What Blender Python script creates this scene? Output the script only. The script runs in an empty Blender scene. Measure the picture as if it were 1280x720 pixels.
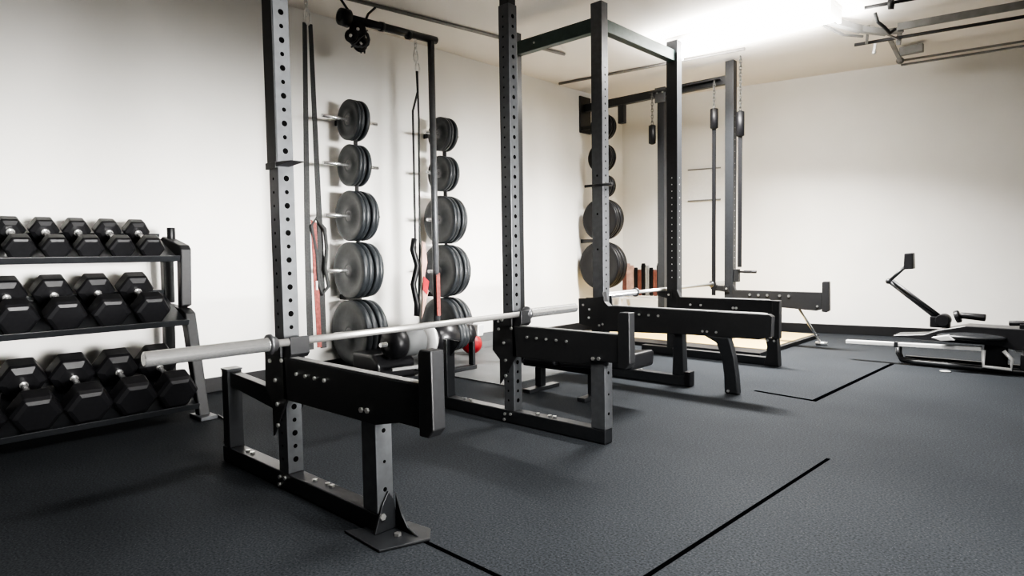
import bpy, bmesh, math, random
from mathutils import Vector, Matrix
random.seed(7)
PI = math.pi
sc = bpy.context.scene
COL = sc.collection

# ------------------------------------------------------------------ materials
def new_mat(name):
    m = bpy.data.materials.new(name); m.use_nodes = True
    nt = m.node_tree; b = nt.nodes['Principled BSDF']
    return m, nt, b

def mat(name, color, rough=0.5, metal=0.0, noise=0.0, nscale=40.0, bump=0.0, bscale=200.0, spec=0.5, emis=None, estr=0.0):
    m, nt, b = new_mat(name)
    b.inputs['Roughness'].default_value = rough
    b.inputs['Metallic'].default_value = metal
    b.inputs['Specular IOR Level'].default_value = spec
    tc = nt.nodes.new('ShaderNodeTexCoord')
    nz = nt.nodes.new('ShaderNodeTexNoise'); nz.inputs['Scale'].default_value = nscale
    nz.inputs['Detail'].default_value = 3
    nt.links.new(tc.outputs['Object'], nz.inputs['Vector'])
    cr = nt.nodes.new('ShaderNodeValToRGB')
    lo = [max(0, c * (1 - noise)) for c in color]; hi = [min(1, c * (1 + noise)) for c in color]
    cr.color_ramp.elements[0].position = .3; cr.color_ramp.elements[1].position = .7
    cr.color_ramp.elements[0].color = (*lo, 1); cr.color_ramp.elements[1].color = (*hi, 1)
    nt.links.new(nz.outputs['Fac'], cr.inputs['Fac'])
    nt.links.new(cr.outputs['Color'], b.inputs['Base Color'])
    if bump > 0:
        n2 = nt.nodes.new('ShaderNodeTexNoise'); n2.inputs['Scale'].default_value = bscale
        bp = nt.nodes.new('ShaderNodeBump'); bp.inputs['Strength'].default_value = bump
        bp.inputs['Distance'].default_value = 0.002
        nt.links.new(tc.outputs['Object'], n2.inputs['Vector'])
        nt.links.new(n2.outputs['Fac'], bp.inputs['Height'])
        nt.links.new(bp.outputs['Normal'], b.inputs['Normal'])
    if emis:
        b.inputs['Emission Color'].default_value = (*emis, 1)
        b.inputs['Emission Strength'].default_value = estr
    return m

M = {}
M['wall'] = mat('wall_paint', (.82, .805, .77), .75, noise=.02, nscale=3, bump=.08, bscale=120)
M['wall_far'] = mat('low_bounce_grey', (.30, .29, .275), .8, noise=.03, nscale=3)  # for the unseen walls; grey chosen to cut bounce onto the seen ones
M['ceil'] = mat('ceiling_paint', (.84, .80, .75), .85, noise=.02, nscale=2, bump=.1, bscale=90)
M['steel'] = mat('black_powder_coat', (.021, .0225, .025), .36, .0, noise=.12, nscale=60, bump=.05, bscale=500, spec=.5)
M['steel_lit'] = mat('lit_grey_steel', (.10, .104, .11), .4, .3, noise=.12, nscale=30, bump=.05, bscale=400)  # black steel lightened to hold light in its colour; plain grey elsewhere
M['plate_steel'] = mat('dark_plate_steel', (.019, .0195, .021), .45, .0, noise=.1, nscale=50, spec=.45)
M['green'] = mat('dark_green_steel', (.035, .060, .055), .38, .2, noise=.15, nscale=25)
M['hole'] = mat('hole_black', (.002, .002, .002), .9, spec=.1)
M['chrome'] = mat('brushed_chrome', (.80, .80, .79), .27, .88, noise=.05, nscale=80)
M['bolt'] = mat('zinc_bolt', (.75, .75, .73), .3, .9, noise=.1)
M['barsteel'] = mat('bar_steel', (.58, .57, .55), .32, .75, noise=.06, nscale=90)
M['silver'] = mat('pale_aluminium', (.78, .78, .77), .4, .3, noise=.04, nscale=20)
M['rubber'] = mat('black_rubber', (.011, .011, .0125), .42, noise=.15, nscale=60, bump=.1, bscale=250, spec=.35)
M['plate'] = mat('grey_rubber_plate', (.030, .034, .038), .42, noise=.2, nscale=30, bump=.1, bscale=200)
M['plate_hub'] = mat('plate_hub', (.12, .12, .125), .35, .7, noise=.1)
M['vinyl'] = mat('black_vinyl', (.018, .018, .02), .3, noise=.1, spec=.6)
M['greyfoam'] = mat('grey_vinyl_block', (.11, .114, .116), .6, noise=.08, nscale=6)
M['strap'] = mat('dark_webbing', (.03, .031, .031), .65, noise=.25, nscale=90)
M['strap_grey'] = mat('grey_webbing', (.30, .30, .29), .6, noise=.2, nscale=90)
M['red'] = mat('red_rubber', (.36, .012, .02), .45, noise=.2, nscale=20)
M['redstrap'] = mat('faded_red_webbing', (.24, .06, .05), .65, noise=.3, nscale=50)
M['peach'] = mat('peach_rubber', (.50, .32, .26), .6, noise=.25, nscale=15)
M['brown'] = mat('brown_rubber', (.16, .06, .045), .55, noise=.3, nscale=15)
M['white'] = mat('white_enamel', (.82, .81, .79), .5, noise=.03)
M['galv'] = mat('galvanised_steel', (.24, .24, .235), .45, .35, noise=.15, nscale=12)
M['conduit'] = mat('conduit_grey', (.22, .21, .20), .5, .2, noise=.1)
M['base'] = mat('black_vinyl_base', (.012, .012, .013), .5, noise=.1)
M['seam'] = mat('black_mat_gap', (.002, .002, .0025), 1.0, spec=0.0)
M['chain'] = mat('dull_chain', (.17, .17, .165), .35, .7, noise=.3)
M['screen'] = mat('dark_plastic', (.02, .02, .022), .35, noise=.1)
M['lamp'] = mat('lamp_diffuser', (1, 1, 1), .5, emis=(1.0, .985, .96), estr=11)

# floor: speckled rubber
def floor_tone():
    m, nt, b = new_mat('speckled_rubber_floor')
    tc = nt.nodes.new('ShaderNodeTexCoord')
    n1 = nt.nodes.new('ShaderNodeTexNoise'); n1.inputs['Scale'].default_value = 1.1; n1.inputs['Detail'].default_value = 4
    n2 = nt.nodes.new('ShaderNodeTexNoise'); n2.inputs['Scale'].default_value = 140; n2.inputs['Detail'].default_value = 2
    vo = nt.nodes.new('ShaderNodeTexVoronoi'); vo.inputs['Scale'].default_value = 75
    for n in (n1, n2, vo): nt.links.new(tc.outputs['Object'], n.inputs['Vector'])
    r1 = nt.nodes.new('ShaderNodeValToRGB')
    r1.color_ramp.elements[0].position = .35; r1.color_ramp.elements[0].color = (.0310, .0340, .0380, 1)
    r1.color_ramp.elements[1].position = .7; r1.color_ramp.elements[1].color = (.0390, .0425, .0470, 1)
    nt.links.new(n1.outputs['Fac'], r1.inputs['Fac'])
    r2 = nt.nodes.new('ShaderNodeValToRGB')
    r2.color_ramp.elements[0].position = .3; r2.color_ramp.elements[0].color = (.55, .55, .55, 1)
    r2.color_ramp.elements[1].position = .7; r2.color_ramp.elements[1].color = (1.35, 1.35, 1.35, 1)
    nt.links.new(n2.outputs['Fac'], r2.inputs['Fac'])
    mx = nt.nodes.new('ShaderNodeMix'); mx.data_type = 'RGBA'; mx.blend_type = 'MULTIPLY'; mx.inputs[0].default_value = 1
    nt.links.new(r1.outputs['Color'], mx.inputs[6]); nt.links.new(r2.outputs['Color'], mx.inputs[7])
    r3 = nt.nodes.new('ShaderNodeValToRGB')      # sparse pale flecks
    r3.color_ramp.elements[0].position = .06; r3.color_ramp.elements[0].color = (1, 1, 1, 1)
    r3.color_ramp.elements[1].position = .12; r3.color_ramp.elements[1].color = (0, 0, 0, 1)
    nt.links.new(vo.outputs['Distance'], r3.inputs['Fac'])
    m2 = nt.nodes.new('ShaderNodeMix'); m2.data_type = 'RGBA'; m2.blend_type = 'MIX'
    nt.links.new(r3.outputs['Color'], m2.inputs[0])
    nt.links.new(mx.outputs[2], m2.inputs[6]); m2.inputs[7].default_value = (.10, .10, .11, 1)
    nt.links.new(m2.outputs[2], b.inputs['Base Color'])
    b.inputs['Roughness'].default_value = .62
    b.inputs['Specular IOR Level'].default_value = .03
    bp = nt.nodes.new('ShaderNodeBump'); bp.inputs['Strength'].default_value = .13; bp.inputs['Distance'].default_value = .002
    nt.links.new(n2.outputs['Fac'], bp.inputs['Height']); nt.links.new(bp.outputs['Normal'], b.inputs['Normal'])
    return m
M['floor'] = floor_tone()

def wood_mat():
    m, nt, b = new_mat('pale_plywood')
    tc = nt.nodes.new('ShaderNodeTexCoord'); mp = nt.nodes.new('ShaderNodeMapping')
    mp.inputs['Scale'].default_value = (1, 9, 1)
    n = nt.nodes.new('ShaderNodeTexNoise'); n.inputs['Scale'].default_value = 5; n.inputs['Detail'].default_value = 6
    nt.links.new(tc.outputs['Object'], mp.inputs['Vector']); nt.links.new(mp.outputs['Vector'], n.inputs['Vector'])
    r = nt.nodes.new('ShaderNodeValToRGB')
    r.color_ramp.elements[0].color = (.52, .37, .13, 1); r.color_ramp.elements[1].color = (.70, .53, .23, 1)
    nt.links.new(n.outputs['Fac'], r.inputs['Fac']); nt.links.new(r.outputs['Color'], b.inputs['Base Color'])
    b.inputs['Roughness'].default_value = .5
    return m
M['wood'] = wood_mat()

# ------------------------------------------------------------------ mesh helpers
def V(*a): return Vector(a)

def box(bm, x0, x1, y0, y1, z0, z1, mi=0):
    vs = [bm.verts.new((x, y, z)) for z in (z0, z1) for y in (y0, y1) for x in (x0, x1)]
    for idx in ((0, 2, 3, 1), (4, 5, 7, 6), (0, 1, 5, 4), (2, 6, 7, 3), (0, 4, 6, 2), (1, 3, 7, 5)):
        f = bm.faces.new([vs[i] for i in idx]); f.material_index = mi

def prism(bm, pts, axis, a0, a1, mi=0):
    """polygon pts in the plane normal to axis, extruded from a0 to a1. axis 'x': pts=(y,z); 'y': (x,z); 'z': (x,y)"""
    def mk(p, a):
        return {'x': (a, p[0], p[1]), 'y': (p[0], a, p[1]), 'z': (p[0], p[1], a)}[axis]
    A = [bm.verts.new(mk(p, a0)) for p in pts]; B = [bm.verts.new(mk(p, a1)) for p in pts]
    n = len(pts)
    fs = [bm.faces.new(A), bm.faces.new(B[::-1])]
    for i in range(n): fs.append(bm.faces.new((A[i], B[i], B[(i + 1) % n], A[(i + 1) % n])))
    for f in fs: f.material_index = mi

def frame_of(d):
    d = d.normalized()
    up = V(0, 0, 1) if abs(d.z) < .95 else V(1, 0, 0)
    s = d.cross(up).normalized(); u = s.cross(d).normalized()
    return s, u

def ring(bm, c, s, u, r, n, ru=None):
    ru = r if ru is None else ru
    return [bm.verts.new(c + s * (math.cos(2 * PI * i / n) * r) + u * (math.sin(2 * PI * i / n) * ru)) for i in range(n)]

def cyl(bm, p0, p1, r, n=16, r1=None, mi=0, smooth=True):
    p0, p1 = Vector(p0), Vector(p1); r1 = r if r1 is None else r1
    s, u = frame_of(p1 - p0)
    A = ring(bm, p0, s, u, r, n); B = ring(bm, p1, s, u, r1, n)
    fs = [bm.faces.new(A), bm.faces.new(B[::-1])]
    for i in range(n):
        f = bm.faces.new((A[i], B[i], B[(i + 1) % n], A[(i + 1) % n])); f.smooth = smooth; fs.append(f)
    for f in fs: f.material_index = mi

def bar(bm, p0, p1, w, h, mi=0):
    """rectangular bar: w sideways, h upward"""
    p0, p1 = Vector(p0), Vector(p1); s, u = frame_of(p1 - p0)
    A = [bm.verts.new(p0 + s * a * w / 2 + u * b * h / 2) for a, b in ((-1, -1), (1, -1), (1, 1), (-1, 1))]
    B = [bm.verts.new(p1 + s * a * w / 2 + u * b * h / 2) for a, b in ((-1, -1), (1, -1), (1, 1), (-1, 1))]
    fs = [bm.faces.new(A), bm.faces.new(B[::-1])]
    for i in range(4): fs.append(bm.faces.new((A[i], B[i], B[(i + 1) % 4], A[(i + 1) % 4])))
    for f in fs: f.material_index = mi

def tube(bm, pts, r, n=10, closed=False, ru=None, mi=0, up=None):
    pts = [Vector(p) for p in pts]; N = len(pts); rings = []
    prev = None
    for i, p in enumerate(pts):
        if closed: d = pts[(i + 1) % N] - pts[i - 1]
        else: d = pts[min(i + 1, N - 1)] - pts[max(i - 1, 0)]
        d.normalize()
        if up is not None:
            u = Vector(up); s = d.cross(u).normalized(); u = s.cross(d).normalized()
        elif prev is None: s, u = frame_of(d)
        else:
            s = (prev - d * prev.dot(d)).normalized(); u = s.cross(d).normalized()
        prev = s
        rings.append(ring(bm, p, s, u, r, n, ru))
    m = N if closed else N - 1
    for i in range(m):
        A, B = rings[i], rings[(i + 1) % N]
        for j in range(n):
            f = bm.faces.new((A[j], B[j], B[(j + 1) % n], A[(j + 1) % n])); f.smooth = True; f.material_index = mi
    if not closed:
        bm.faces.new(rings[0]).material_index = mi; bm.faces.new(rings[-1][::-1]).material_index = mi

def lathe(bm, prof, o, ax, n=40, mi=0, smooth=True):
    """prof: list of (a, r) along axis ax from origin o"""
    o = Vector(o); ax = Vector(ax).normalized(); s, u = frame_of(ax)
    rings = [ring(bm, o + ax * a, s, u, max(r, 1e-4), n) for a, r in prof]
    for A, B in zip(rings, rings[1:]):
        for j in range(n):
            f = bm.faces.new((A[j], B[j], B[(j + 1) % n], A[(j + 1) % n])); f.smooth = smooth; f.material_index = mi
    bm.faces.new(rings[0]).material_index = mi; bm.faces.new(rings[-1][::-1]).material_index = mi

def sphere(bm, c, r, sx=1, sy=1, sz=1, mi=0):
    g = bmesh.ops.create_uvsphere(bm, u_segments=20, v_segments=12, radius=r)
    for v in g['verts']:
        v.co = Vector((v.co.x * sx, v.co.y * sy, v.co.z * sz)) + Vector(c)
        for f in v.link_faces: f.smooth = True; f.material_index = mi

def obj(name, bm, mats, parent=None, bevel=0.0, seg=2, kind=None):
    bmesh.ops.recalc_face_normals(bm, faces=bm.faces[:])
    me = bpy.data.meshes.new(name); 
    o = bpy.data.objects.new(name, me); COL.objects.link(o)
    if parent is not None:
        o.parent = parent
        w = world_of(parent)
        bm.transform(w.inverted())
    bm.to_mesh(me); bm.free()
    if not isinstance(mats, (list, tuple)): mats = [mats]
    for m in mats: me.materials.append(M[m])
    if bevel > 0:
        b = o.modifiers.new('bevel', 'BEVEL'); b.width = bevel; b.segments = seg
        b.limit_method = 'ANGLE'; b.angle_limit = math.radians(40)
    if kind: o['kind'] = kind
    return o

def world_of(o):
    m = o.matrix_basis.copy()
    p = o.parent
    while p is not None:
        m = p.matrix_basis @ m; p = p.parent
    return m

def tag(o, label, cat, group=None):
    o['label'] = label; o['category'] = cat
    if group: o['group'] = group
    return o

def thing(name, label, cat, loc=(0, 0, 0), group=None):
    o = bpy.data.objects.new(name, None); COL.objects.link(o)
    o.empty_display_size = .05
    o.location = loc
    return tag(o, label, cat, group)

def BM(): return bmesh.new()

def dup(root, delta, label, group=None):
    """copy a thing with its parts and sub-parts, moved by delta"""
    r = root.copy(); COL.objects.link(r); r.location = root.location + Vector(delta)
    r['label'] = label
    if group: r['group'] = group
    for ch in list(root.children):
        c = ch.copy(); COL.objects.link(c); c.parent = r
        for g in ch.children:
            d = g.copy(); COL.objects.link(d); d.parent = c
    return r

# ------------------------------------------------------------------ room
WX = -4.28; HC = 2.657
def wy(x): return 7.0 + .2 * (x + 2.5)          # back wall line
XR, YN = 3.2, -3.0
b = BM(); prism(b, [(WX - .1, YN - .1), (XR + .1, YN - .1), (XR + .1, wy(XR) + .1), (WX - .1, wy(WX) + .1)], 'z', -.1, 0)
obj('floor', b, 'floor', kind='structure')
b = BM(); prism(b, [(WX - .1, YN - .1), (XR + .1, YN - .1), (XR + .1, wy(XR) + .1), (WX - .1, wy(WX) + .1)], 'z', HC, HC + .1)
obj('ceiling', b, 'ceil', kind='structure')
b = BM(); box(b, WX - .1, WX, YN - .1, wy(WX) + .1, 0, HC); obj('wall_left', b, 'wall', kind='structure')
b = BM(); prism(b, [(WX, wy(WX)), (XR, wy(XR)), (XR, wy(XR) + .1), (WX, wy(WX) + .1)], 'z', 0, HC); obj('wall_back', b, 'wall', kind='structure')
b = BM(); box(b, XR, XR + .1, YN, wy(XR), 0, HC); obj('wall_right', b, 'wall_far', kind='structure')
b = BM(); box(b, WX, XR, YN - .1, YN, 0, HC); obj('wall_front', b, 'wall_far', kind='structure')
b = BM(); box(b, WX, WX + .012, YN, wy(WX), 0, .095); obj('baseboard_left', b, 'base', bevel=.003, kind='structure')
b = BM(); prism(b, [(WX + .012, wy(WX + .012) - .012), (XR, wy(XR) - .012), (XR, wy(XR)), (WX + .012, wy(WX + .012))], 'z', 0, .095)
obj('baseboard_back', b, 'base', bevel=.003, kind='structure')

# dark gaps between the floor mats
def seam(name, pts, w=.013):
    b = BM(); 
    for p, q in zip(pts, pts[1:]):
        p, q = Vector((*p, 0)), Vector((*q, 0)); s, u = frame_of(q - p)
        e = (q - p).normalized() * w / 2
        p2, q2 = p - e, q + e
        vs = [bm_v for bm_v in (b.verts.new(p2 + s * w / 2), b.verts.new(q2 + s * w / 2), b.verts.new(q2 - s * w / 2), b.verts.new(p2 - s * w / 2))]
        for v in vs: v.co.z = .0008
        b.faces.new(vs)
    obj(name, b, 'seam', kind='structure')
seam('trim_1', [(-1.62, 1.225), (-.90, 1.215), (-.822, 2.83)], .016)
seam('trim_2', [(-1.56, 3.93), (-1.205, 3.88), (-1.146, 5.48)], .03)
seam('trim_3', [(.42, .9), (.45, 3.2)], .012)

# conduit lines on the ceiling
b = BM(); cyl(b, (-3.98, 1.6, HC - .014), (-3.565, 4.6, HC - .014), .013, 10)
tag(obj('ceiling_conduit', b, 'conduit'), 'thin grey pipe running along the ceiling parallel to the left wall', 'pipe')
b = BM(); cyl(b, (-4.22, 5.35, HC - .014), (-2.35, 5.61, HC - .014), .013, 10)
tag(obj('ceiling_conduit', b, 'conduit'), 'thin grey pipe crossing the ceiling above the middle power rack', 'pipe')

# ------------------------------------------------------------------ lights
LP = (120, 80, 4)
t = thing('ceiling_light', 'glaring white fluorescent batten lamp on the ceiling above the racks', 'light', (-2.1, 5.05, HC))
b = BM(); box(b, -2.75, -1.45, 4.92, 5.22, HC - .03, HC - .001); obj('housing', b, 'white', t, bevel=.006)
for y in (4.99, 5.15):
    b = BM(); cyl(b, (-2.72, y, HC - .085), (-1.48, y, HC - .085), .028, 20); obj('tube', b, 'lamp', t)
for x in (-2.735, -1.465):
    b = BM(); box(b, x - .0135, x + .0135, 4.94, 5.20, HC - .12, HC - .031); obj('end_cap', b, 'white', t, bevel=.004)

def area(name, loc, rot, sx, sy, power, col=(1, .985, .96), spread=180):
    l = bpy.data.lights.new(name, 'AREA'); l.shape = 'RECTANGLE'; l.size = sx; l.size_y = sy; l.energy = power; l.color = col; l.spread = math.radians(spread)
    o = bpy.data.objects.new(name, l); COL.objects.link(o); o.location = loc; o.rotation_euler = rot
    return o
area('lamp_panel_far', (-2.1, 5.07, HC - .125), (0, 0, 0), 1.2, .28, LP[0], spread=135)
area('fill_near', (-.2, 1.5, HC - .04), (0, 0, 0), .4, 1.6, LP[1], spread=150)  # unseen fill light added overhead for the near floor and wall
area('fill_right', (1.3, 4.4, HC - .04), (0, 0, 0), .4, 1.5, LP[2])  # unseen fill light added to brighten the right-facing sides of the uprights
area('ceiling_fill', (.15, 1.7, 1.95), (PI, 0, 0), 1.6, 1.6, 6)  # unseen light added to brighten the ceiling from below
area('lamp_glow_fill', (-2.1, 5.07, HC - .16), (PI, 0, 0), 1.5, .8, 30)  # extra upward light added to burn out the ceiling around the tubes
area('side_fill', (3.15, 2.5, .92), (0, PI / 2, 0), .9, 5.0, 35, spread=21)  # unseen low side light added to grade the left wall; no door here
w = bpy.data.worlds.new('world'); sc.world = w; w.use_nodes = True
w.node_tree.nodes['Background'].inputs[0].default_value = (.9, .92, 1, 1)
w.node_tree.nodes['Background'].inputs[1].default_value = .3

# ------------------------------------------------------------------ hole discs on an upright
def holes_x(bm, x, y, zs, r=.0085, mi=1):      # discs on a +X face
    for i, z in enumerate(zs):
        rr = r * (1.0 if i % 2 == 0 else .75)
        cyl(bm, (x - .004, y, z), (x + .0008, y, z), rr, 12, mi=mi, smooth=False)
def holes_y(bm, x, y, zs, r=.0075, mi=1):      # discs on a -Y face
    for z in zs: cyl(bm, (x, y + .004, z), (x, y - .0008, z), r, 12, mi=mi, smooth=False)
def frange(a, b_, s):
    out = []
    while a < b_: out.append(a); a += s
    return out

def bolt(parent, x, y, z, axis='y', r=.009):
    b = BM()
    if axis == 'y': cyl(b, (x, y + .002, z), (x, y - .007, z), r, 6, smooth=False)
    elif axis == 'x': cyl(b, (x - .002, y, z), (x + .007, y, z), r, 6, smooth=False)
    else: cyl(b, (x, y, z - .002), (x, y, z + .007), r, 6, smooth=False)
    return obj('bolt', b, 'bolt', parent)

# ------------------------------------------------------------------ front rack (two side frames)
def side_frame(t, X, Y, wx=.070, wy_=.062, rear=.50, front=.56, arm_end=.86, gap_top=2.1, top=2.56, n_bolts=4, foot=True, brace=True):
    hx, hy = wx / 2, wy_ / 2
    xr, xf = X - rear, X + front
    # base tube
    b = BM(); box(b, xr - .045, xf + .035, Y - hy, Y + hy, 0.002, .068); base = obj('base_tube', b, 'steel_base' if 'steel_base' in M else 'steel', t, bevel=.004)
    for dx in (.13, .17): bolt(base, xr + dx, Y, .068, 'z', .010)
    for dx in (.17, .24, .27): bolt(base, X + dx, Y + (.008 if dx > .2 else 0), .068, 'z', .010)
    # upright with holes
    b = BM(); box(b, X - hx, X + hx, Y - hy, Y + hy, .069, gap_top)
    holes_x(b, X + hx, Y, frange(.12, .34, .05) + frange(.62, gap_top - .04, .05), r=.0115)
    holes_y(b, X - .004, Y - hy, frange(.12, .34, .05) + frange(.62, gap_top - .04, .05), r=.006)
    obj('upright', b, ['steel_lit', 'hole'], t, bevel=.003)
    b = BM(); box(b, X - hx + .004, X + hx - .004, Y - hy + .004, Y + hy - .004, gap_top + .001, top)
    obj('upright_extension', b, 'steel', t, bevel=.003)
    # front post
    b = BM(); box(b, xf - .042, xf + .036, Y - hy, Y + hy, .069, .40)
    holes_x(b, xf + .036, Y, [.14, .23, .33], r=.008)
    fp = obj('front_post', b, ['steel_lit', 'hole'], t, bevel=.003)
    # rear post
    rw_ = .030 if brace else .014
    b = BM(); box(b, xr - rw_, xr + rw_, Y - hy, Y + hy, .069, .40); rp = obj('rear_post', b, 'steel', t, bevel=.003)
    if brace:
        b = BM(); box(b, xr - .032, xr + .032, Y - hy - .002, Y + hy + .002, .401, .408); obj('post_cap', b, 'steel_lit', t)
    # brace
    b = BM()
    if not brace: prism(b, [(xr + .015, .395), (xr + .10, .395), (xr + .015, .30)], 'y', Y - .006, Y + .006)
    else: prism(b, [(xr + .032, .395), (X - hx - .001, .37), (X - hx - .001, .29), (xr + .032, .335)], 'y', Y - .02, Y + .02)
    obj('rear_brace', b, 'steel', t, bevel=.003)
    # safety arm
    ya, yb = Y - hy - .012, Y - hy + .028
    b = BM()
    pts = [(X + hx + .002, .355), (X + hx + .002, .545), (X + hx + .015, .512), (X + arm_end - .06, .512), (X + arm_end - .06, .385), (X + arm_end - .16, .385), (X + arm_end - .28, .358)]
    prism(b, pts, 'y', ya + .002, yb)
    arm = obj('safety_arm', b, 'plate_steel', t, bevel=.003)
    b = BM(); prism(b, [(X + arm_end - .059, .365), (X + arm_end - .059, .60), (X + arm_end - .05, .615), (X + arm_end, .615), (X + arm_end + .003, .39), (X + arm_end - .02, .365)], 'y', ya - .004, yb + .004)
    obj('end_plate', b, 'plate_steel', arm, bevel=.004)
    b = BM(); box(b, X + hx + .02, X + arm_end - .062, ya + .004, yb - .002, .5125, .516); obj('wear_strip', b, 'galv', arm, bevel=.002)
    for i in range(n_bolts): bolt(arm, X + .14 + i * .062, ya + .002, .462, 'y', .007)
    bolt(arm, xf - .02, ya + .002, .395, 'y', .009); bolt(arm, xf + .012, ya + .002, .398, 'y', .009)
    # bracket clamped round the upright
    b = BM()
    prism(b, [(X - hx - .07, .375), (X - hx - .065, .545), (X + hx + .012, .575), (X + hx + .03, .36), (X + hx, .32), (X - hx - .02, .20), (X - hx - .02, .33)], 'y', Y - hy - .010, Y - hy - .0012)
    prism(b, [(X - hx - .07, .375), (X - hx - .065, .545), (X + hx + .012, .575), (X + hx + .03, .36), (X + hx, .32), (X - hx - .02, .20), (X - hx - .02, .33)], 'y', Y + hy + .0012, Y + hy + .010)
    br = obj('arm_bracket', b, 'plate_steel', t, bevel=.002)
    for bx, bz in ((X - .055, .53), (X - .055, .49), (X + .035, .50), (X - .02, .42), (X - .01, .33), (X - .01, .25)): bolt(br, bx, Y - hy - .010, bz, 'y', .008)
    for bx, bz in ((X - .03, .045), (X + .01, .05), (X - .035, .015)): bolt(base, bx, Y - hy, bz, 'y', .008)
    return xf

def j_hook(t, X, Y, z, hx, hy):
    b = BM()
    # U bracket and a lip that carries the bar
    box(b, X - hx - .006, X + hx + .01, Y - hy - .022, Y - hy - .011, z - .06, z - .002)
    prism(b, [(X + hx + .004, z - .06), (X + hx + .004, z - .0155), (X + hx + .055, z - .0155), (X + hx + .055, z + .018), (X + hx + .066, z + .018), (X + hx + .066, z - .045), (X + hx + .05, z - .06)], 'y', Y - hy - .010, Y + hy + .004)
    h = obj('j_hook', b, 'plate_steel', t, bevel=.002)
    bolt(h, X - .02, Y - hy - .022, z - .03, 'y', .010)
    return h

def rear_hook(t, xface, Y, z, xbar, hy):
    b = BM()
    prism(b, [(xface - .0015, z - .07), (xface - .0015, z - .0155), (xbar - .02, z - .0155), (xbar - .02, z + .018), (xbar - .03, z + .018), (xbar - .03, z - .045), (xbar - .015, z - .06)], 'y', Y - hy + .004, Y + hy - .004)
    box(b, xface - .0014, xface + .05, Y - hy - .010, Y - hy - .0015, z - .07, z - .01)
    box(b, xface - .0114, xface - .0014, Y - hy - .010, Y + hy - .004, z - .07, z - .0155)
    h = obj('j_hook', b, 'plate_steel', t, bevel=.002)
    bolt(h, xface + .025, Y - hy - .010, z - .04, 'y', .010)
    return h

rack1 = thing('squat_rack', 'nearest black squat rack holding the long barbell', 'rack', (-2.24, 1.8, 0))
XA, YA, XB, YB = -2.25, 1.185, -2.24, 2.425
side_frame(rack1, XA, YA, rear=.495, front=.56, arm_end=.89, n_bolts=4, gap_top=2.35)
side_frame(rack1, XB, YB, rear=.495, front=.56, arm_end=.735, n_bolts=5, gap_top=2.13, foot=False, brace=False)
ZB = .572
j_hook(rack1, XA, YA, ZB, .035, .031); j_hook(rack1, XB, YB, ZB, .035, .031)
b = BM(); box(b, XA - .035, XA + .035, YA + .032, YB - .032, 2.46, 2.53); obj('cross_member', b, 'steel', rack1, bevel=.004)
# upper plate hook on the near upright
b = BM()
prism(b, [(XA + .0365, 1.212), (XA + .0365, 1.226), (XA + .07, 1.226), (XA + .145, 1.222), (XA + .145, 1.219)], 'y', YA - .040, YA + .012)
box(b, XA - .040, XA + .036, YA - .042, YA - .0375, 1.205, 1.229)
obj('spotter_pin', b, 'plate_steel', rack1, bevel=.002)
b = BM(); box(b, XA - .036, XA + .034, YA - .0365, YA - .0318, 1.205, 2.35); obj('dark_face_sheet', b, 'plate_steel', rack1, bevel=.001)  # added black sheet that gives the upright's upper left face its shaded tone
# foot plate in front of the near frame
xf = XA + .56 + .036
b = BM()
prism(b, [(xf - .10, YA - .09), (xf + .10, YA - .10), (xf + .155, YA + .05), (xf + .10, YA + .10), (xf + .002, YA + .09)], 'z', .001, .009)
prism(b, [(YA - .05, .010), (YA + .045, .010), (YA + .025, .105), (YA + .005, .135), (YA - .02, .095)], 'x', xf + .002, xf + .010)
prism(b, [(xf + .011, .010), (xf + .12, .010), (xf + .07, .025), (xf + .04, .06), (xf + .011, .125)], 'y', YA + .03, YA + .037)
fpz = obj('foot_plate', b, 'steel', rack1, bevel=.002)
bolt(fpz, xf + .06, YA + .0, .009, 'z', .012)
bolt(fpz, xf + .009, YA - .02, .06, 'x', .011)

# ------------------------------------------------------------------ barbells
def barbell(label, X, Y0, Z, L=2.2):
    t = thing('barbell', label, 'barbell', (X, Y0 + L / 2, Z))
    b = BM(); cyl(b, (X, Y0 + .43, Z), (X, Y0 + L - .43, Z), .014, 20); obj('shaft', b, 'barsteel', t)
    for s in (0, 1):
        a = (lambda d: Y0 + d) if s == 0 else (lambda d: Y0 + L - d)
        b = BM(); sg = 1 if s == 0 else -1
        lathe(b, [(0, .02), (.003, .0245), (.40, .0245), (.4005, .026)], (X, a(0), Z), (0, sg, 0), 24)
        obj('sleeve', b, 'chrome', t)
        b = BM(); lathe(b, [(.401, .026), (.402, .036), (.412, .037), (.416, .03), (.430, .026), (.437, .018)], (X, a(0), Z), (0, sg, 0), 28)
        obj('collar', b, 'plate_hub', t)
    return t
barbell('long chrome barbell resting across the nearest squat rack', -2.165, .665, ZB, 2.2)
barbell('distant chrome barbell racked beyond the middle rack arm', -2.74, 4.02, .555)

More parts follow.
